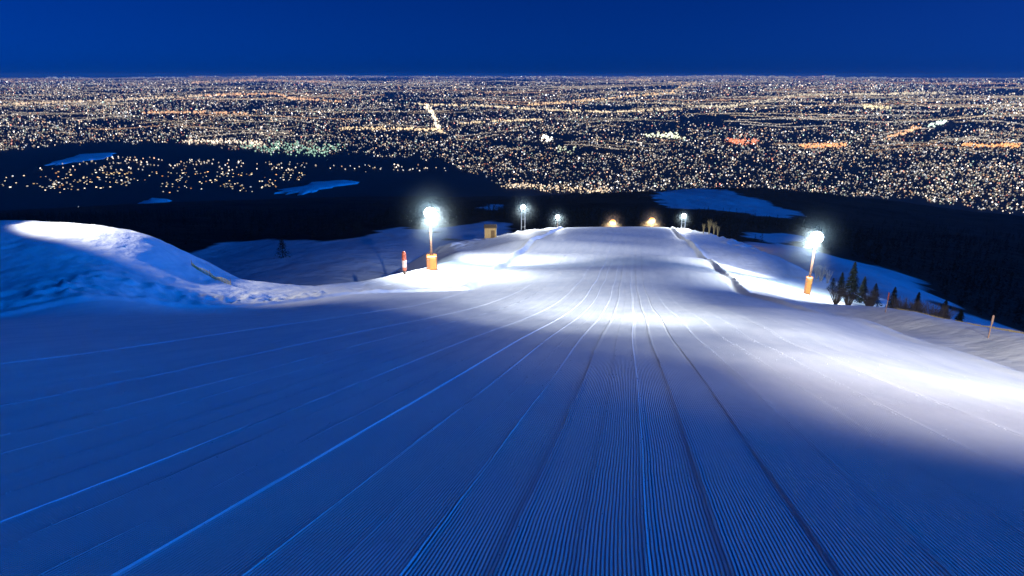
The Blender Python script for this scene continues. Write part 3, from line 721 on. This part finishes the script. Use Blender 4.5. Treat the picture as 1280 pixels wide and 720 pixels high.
pL = at(540, 337, 85); bL = (pL[0], pL[1], gz(pL[0], pL[1]))
lamp_post(bL, 7.2, "tall white floodlight on timber pole with orange padding, left of the run", power=25000, pad=(1.3, 1.8), mist=6, cone=128, blend=1, aim=(*at(650, 350, 68)[:2], 64), down=(*at(745, 305, 125), 90000))
pR = at(1008, 371, 80); bR = (pR[0], pR[1], gz(pR[0], pR[1]))
lamp_post(bR, 6.9, "tall white floodlight on leaning timber pole with slim orange padding, right of the run", power=22000, pad=(.75, 2.1), mist=5.5, lean=R(2), cone=128, blend=1, halo_share=.25, aim=(*at(880, 350, 76)[:2], 64), down=(*at(800, 306, 122), 60000))
def far_lamp(u_, v_, z_, lb, **k):
    p = at(u_, v_, z_); g = max(gz(p[0], p[1]), -150); h_ = max(2.5, p[2]-g)
    return lamp_post((p[0], p[1], g), h_, lb, heads=1, hr=.8 if k.get('warm') else .62, group="small lamps on the far crest", **k)
far_lamp(654, 258.5, 172, "small white floodlight on twin poles at the left end of the far crest", double=True, power=8500, mist=6, cone=150, aim=(*at(740, 305, 125)[:2], 35))
far_lamp(697, 271, 180, "small white floodlight low over the far crest, second from the left", power=7000, mist=5, cone=150, aim=(*at(750, 305, 125)[:2], 35))
far_lamp(766, 277.5, 184, "left one of the two orange lamps on the far crest", warm=True, power=16000, mist=5)
far_lamp(815, 275, 184, "right one of the two orange lamps on the far crest", warm=True, power=16000, mist=5)
far_lamp(855, 269.5, 175, "small white floodlight on twin poles at the right end of the far crest", double=True, power=7500, mist=4, cone=150, aim=(*at(800, 305, 125)[:2], 35))

# floodlights beyond the frame that wash the right side of the run and the left bank
def off_lamp(base, hgt, aim, power, cone, blend, label, col=(1.0, .90, .80)):
    root = lamp_post(base, hgt, label, power=0, heads=4, hr=.4, glass=M_OFF, face=math.atan2(aim[1]-base[1], aim[0]-base[0])+math.pi/2, group="floodlights beyond the picture")
    for c in list(root.children):
        if c.type == 'LIGHT': bpy.data.objects.remove(c)
    d = Vector(aim) - Vector((base[0], base[1], base[2]+hgt)); 
    ld = bpy.data.lights.new("flood_beam", 'SPOT'); ld.energy = power; ld.spot_size = R(cone); ld.spot_blend = blend; ld.shadow_soft_size = .3; ld.color = col
    l = bpy.data.objects.new("flood_beam", ld); link(l)
    off = d.normalized()*1.2
    bpy.context.view_layer.update()
    wm = Matrix.Translation(Vector((base[0], base[1], base[2]+hgt))+off) @ d.to_track_quat('-Z', 'Y').to_matrix().to_4x4()
    l.parent = root; l.matrix_parent_inverse = root.matrix_world.inverted(); l.matrix_world = wm
    return root
def add_beam(root, head, aim, power, cone, col):
    ld = bpy.data.lights.new("flood_beam", 'SPOT'); ld.energy = power; ld.spot_size = R(cone); ld.spot_blend = 1; ld.shadow_soft_size = .3; ld.color = col
    l = link(bpy.data.objects.new("flood_beam", ld)); hd = Vector(head); d = (Vector(aim)-hd).normalized()
    wm = Matrix.Translation(hd+d*1.2) @ d.to_track_quat('-Z', 'Y').to_matrix().to_4x4()
    bpy.context.view_layer.update(); l.parent = root; l.matrix_parent_inverse = root.matrix_world.inverted(); l.matrix_world = wm
NEU = (.97, 1, .97); WRM = (1.0, .905, .81)
bx, by = 11.0, 1.5
nl = off_lamp((bx, by, gz(bx, by)), 8.2, (3.4, 85.7, -21.3), 36000, 70, 1, "floodlight on timber pole beside the camera at the right edge of the run", col=NEU)
hd = (bx, by, gz(bx, by)+8.2)
add_beam(nl, hd, (-15.2, 85.3, -22.1), 480000, 26, NEU)
add_beam(nl, hd, (-19.8, 70.6, -19.7), 150000, 26, NEU)
add_beam(nl, hd, (-1.7, 58.3, -16.2), 45000, 26, NEU)
add_beam(nl, hd, (8.3, 17.9, -5.15), 4900, 76, WRM)
bx, by = -1.5, -6.0
nl = off_lamp((bx, by, gz(bx, by)), 9.0, (11.4, 26.0, -7.8), 66000, 28, 1, "added unseen floodlight up the slope behind the camera, for the right light pool", col=WRM)  # added unseen lamp, fills the light pool at right
aimm = at(165, 303, 56.5); q = at(-120, 292, 54); bx, by = q[0], q[1]
off_lamp((bx, by, gz(bx, by)), float(at(0, 279, 55)[2])+9-gz(bx, by), tuple(aimm), 50000, 36, 1, "floodlight on timber pole standing beyond the left bank", col=(1, .96, .90))

# ------------------------------------------------------------------ piste furniture
p = at(506, 342, 80); g = gz(p[0], p[1])
mk = empty("piste_marker", (p[0], p[1], g), 0); tag(mk, "red-brown padded marker post with pale band, left of the lit floodlight pole", "marker post")
MB().tube((0, 0, -.4), (0, 0, .55), .16, .16, 12).build("pole", M_STRAP, mk, True)
MB().lathe([(.20, .45), (.25, .5), (.25, 2.2), (.22, 2.3), (.10, 2.34)], n=18).build("padding", M_RED, mk, True)
MB().lathe([(.256, .85), (.27, .9), (.27, 1.65), (.256, 1.7)], n=18).build("reflective_band", M_WHITE, mk, True)
MB().lathe([(.16, 2.3), (.24, 2.36), (.22, 2.6), (.12, 2.74), (.02, 2.78)], n=18).build("cap", M_RED, mk, True)

p = at(613, 287, 159); g = gz(p[0], p[1])
hut = empty("ski_hut", (p[0], p[1], g-.1), math.atan2(-p[1], -p[0])+math.pi/2); tag(hut, "small yellow boarded hut on the snowy spur left of the crest", "hut")
b = MB()
for i in range(9): b.box((-1.2+.3*i, -1.2, 1.3), (.285, .08, 2.6), .012)
for i in range(9): b.box((-1.2+.3*i, 1.2, 1.3), (.285, .08, 2.6), .012)
for s_ in (-1, 1):
    for i in range(8): b.box((s_*1.32, -1.05+.3*i, 1.3), (.08, .285, 2.6), .012)
b.build("wall", M_HUT, hut)
MB().box((0, 0, 2.75), (3.0, 2.8, .16), .03, Matrix.Rotation(R(5), 3, 'X')).build("roof", M_HUTD, hut)
d_ = MB().box((.55, -1.27, 1.05), (.85, .06, 2.0), .02).build("door", M_HUTD, hut); MB().tube((.85, -1.33, 1.0), (.85, -1.33, 1.2), .025).build("handle", M_STEEL, d_)
MB().box((1.4, -1.32, 1.3), (.12, .1, 2.6), .02).build("corner_post", M_STEEL, hut)

for k, (u_, v_, z_, h_, lb) in enumerate([(1107, 388.5, 50, 1.55, "thin wooden pole at the right snow edge, nearer the right floodlight"), (1238, 409, 35, 1.25, "thin wooden pole at the right snow edge, nearest the picture's edge")]):
    p = at(u_, v_, z_); g = gz(p[0], p[1])
    o = empty("fence_pole", (p[0], p[1], g)); tag(o, lb, "pole", "thin poles on the right edge")
    MB().tube((0, 0, -.4), (.03, 0, h_*.62), .035, .03, 8).build("pole", M_FENCE, o, True)
    MB().lathe([(.036, h_*.60), (.05, h_*.62), (.055, h_*.95), (.03, h_)], (.03, 0, 0), 8).build("tip", M_RED if k == 0 else M_FENCE, o, True)

# pale shrubs catching the lamp light
for (u_, v_, z_, h_, lb) in [(1026, 352, 99, 2.6, "pale frosted shrub right behind the right floodlight pole"), (1034, 355, 98, 2.0, "low pale frosted shrub second to the right of the right floodlight pole"), (1020, 349, 100, 2.2, "pale frosted shrub beside the right floodlight pole, on its right")]:
    p = at(u_, v_, z_); shrub((p[0], p[1], gz(p[0], p[1])), h_, lb, "frosted shrubs by the right floodlight")
for (u_, z_, h_, lb) in [(886, 162, 3.6, "tallest shrubs with yellow light in their colour beside the right end of the crest"), (892, 161, 3.2, "pale shrubs, yellow light in their colour, just right of the tallest ones on the right rim"), (879, 163, 2.4, "low shrubs, yellow light in their colour, left of the tallest ones on the right rim"), (897, 160, 2.6, "thin shrubs, yellow light in their colour, at the right end of the rim clump")]:
    p = at(u_, 294, z_); shrub((p[0], p[1], gz(p[0], p[1])), h_, lb, "yellow-lit shrubs on the right rim", M_TANLIT, "rim_shrub", 22, .16)  # yellow lamp light is put into the shrubs' straw colour

# added grass fringe, its straw colour standing in for tan light on the edge
gv, gf = [], []; rg = np.random.default_rng(8)
edge = [np.array(at(*q)) for q in [(1125, 386.5, 52), (1140, 389.5, 50), (1200, 400, 44), (1280, 415.5, 36), (1340, 430, 31)]]
for a_, b_ in zip(edge[:-1], edge[1:]):
    for k in range(1800):
        q = a_+(b_-a_)*rg.random(); x_ = q[0]+rg.normal()*.16; y_ = q[1]+rg.normal()*.16; gv.append((x_, y_))
gv = np.array(gv); gzv = ground(gv[:, 0], gv[:, 1]); n_ = len(gv); a = rg.uniform(0, 6.28, n_); hh = rg.uniform(.04, .16, n_)
base_ = np.stack([gv[:, 0], gv[:, 1], gzv-.02], 1); dv = np.stack([np.cos(a), np.sin(a), a*0], 1)*.012
tip = base_+np.stack([rg.normal(size=n_)*.06, rg.normal(size=n_)*.06, hh], 1)
tag(mesh_np("tan_light_grass", np.stack([base_-dv, base_+dv, tip], 1).reshape(-1, 3), np.arange(n_*3).reshape(-1, 3), M_TANLIT, smooth=False, k=3), "added straw-coloured grass standing in for tan light on the right snow edge", "grass", kind="stuff")
# yellow safety net sagging on the end of the left bank
na = [at(240, 333, 57.5), at(262, 340, 57.5), at(288, 349, 57.5)]; root = empty("safety_net", (na[0][0], na[0][1], gz(na[0][0], na[0][1]))); tag(root, "low sagging yellow safety net at the right foot of the left snow bank", "safety net")
def loc_(p, up): return Vector((p[0]-root.location[0], p[1]-root.location[1], gz(p[0], p[1])+up-root.location[2]))
line = [na[0]+(na[1]-na[0])*t for t in np.linspace(0, 1, 7)[:-1]]+[na[1]+(na[2]-na[1])*t for t in np.linspace(0, 1, 8)]
nm = MB()
for k in range(len(line)-1):
    for up in (.03, .12, .21, .30): nm.tube(loc_(line[k], up*(1-.3*math.sin(k))), loc_(line[k+1], up*(1-.3*math.sin(k+1))), .022, n=5)
    nm.tube(loc_(line[k], 0), loc_(line[k], .3*(1-.3*math.sin(k))), .018, n=5)
nm.build("netting", M_YEL, root)
for q in (line[0], line[6], line[-1]): MB().tube(loc_(q, -.3), loc_(q, .55), .025).build("post", M_FENCE, root)

# ------------------------------------------------------------------ haze
hz = MB().box((0, 0, (H-1-1+60)/2), (190000, 190000, abs(H-1-1)+60)).build("haze", mist_mat(.000016)); tag(hz, "thin blue evening haze over the plain", kind="stuff")
hz.data.materials[0].name = "haze"
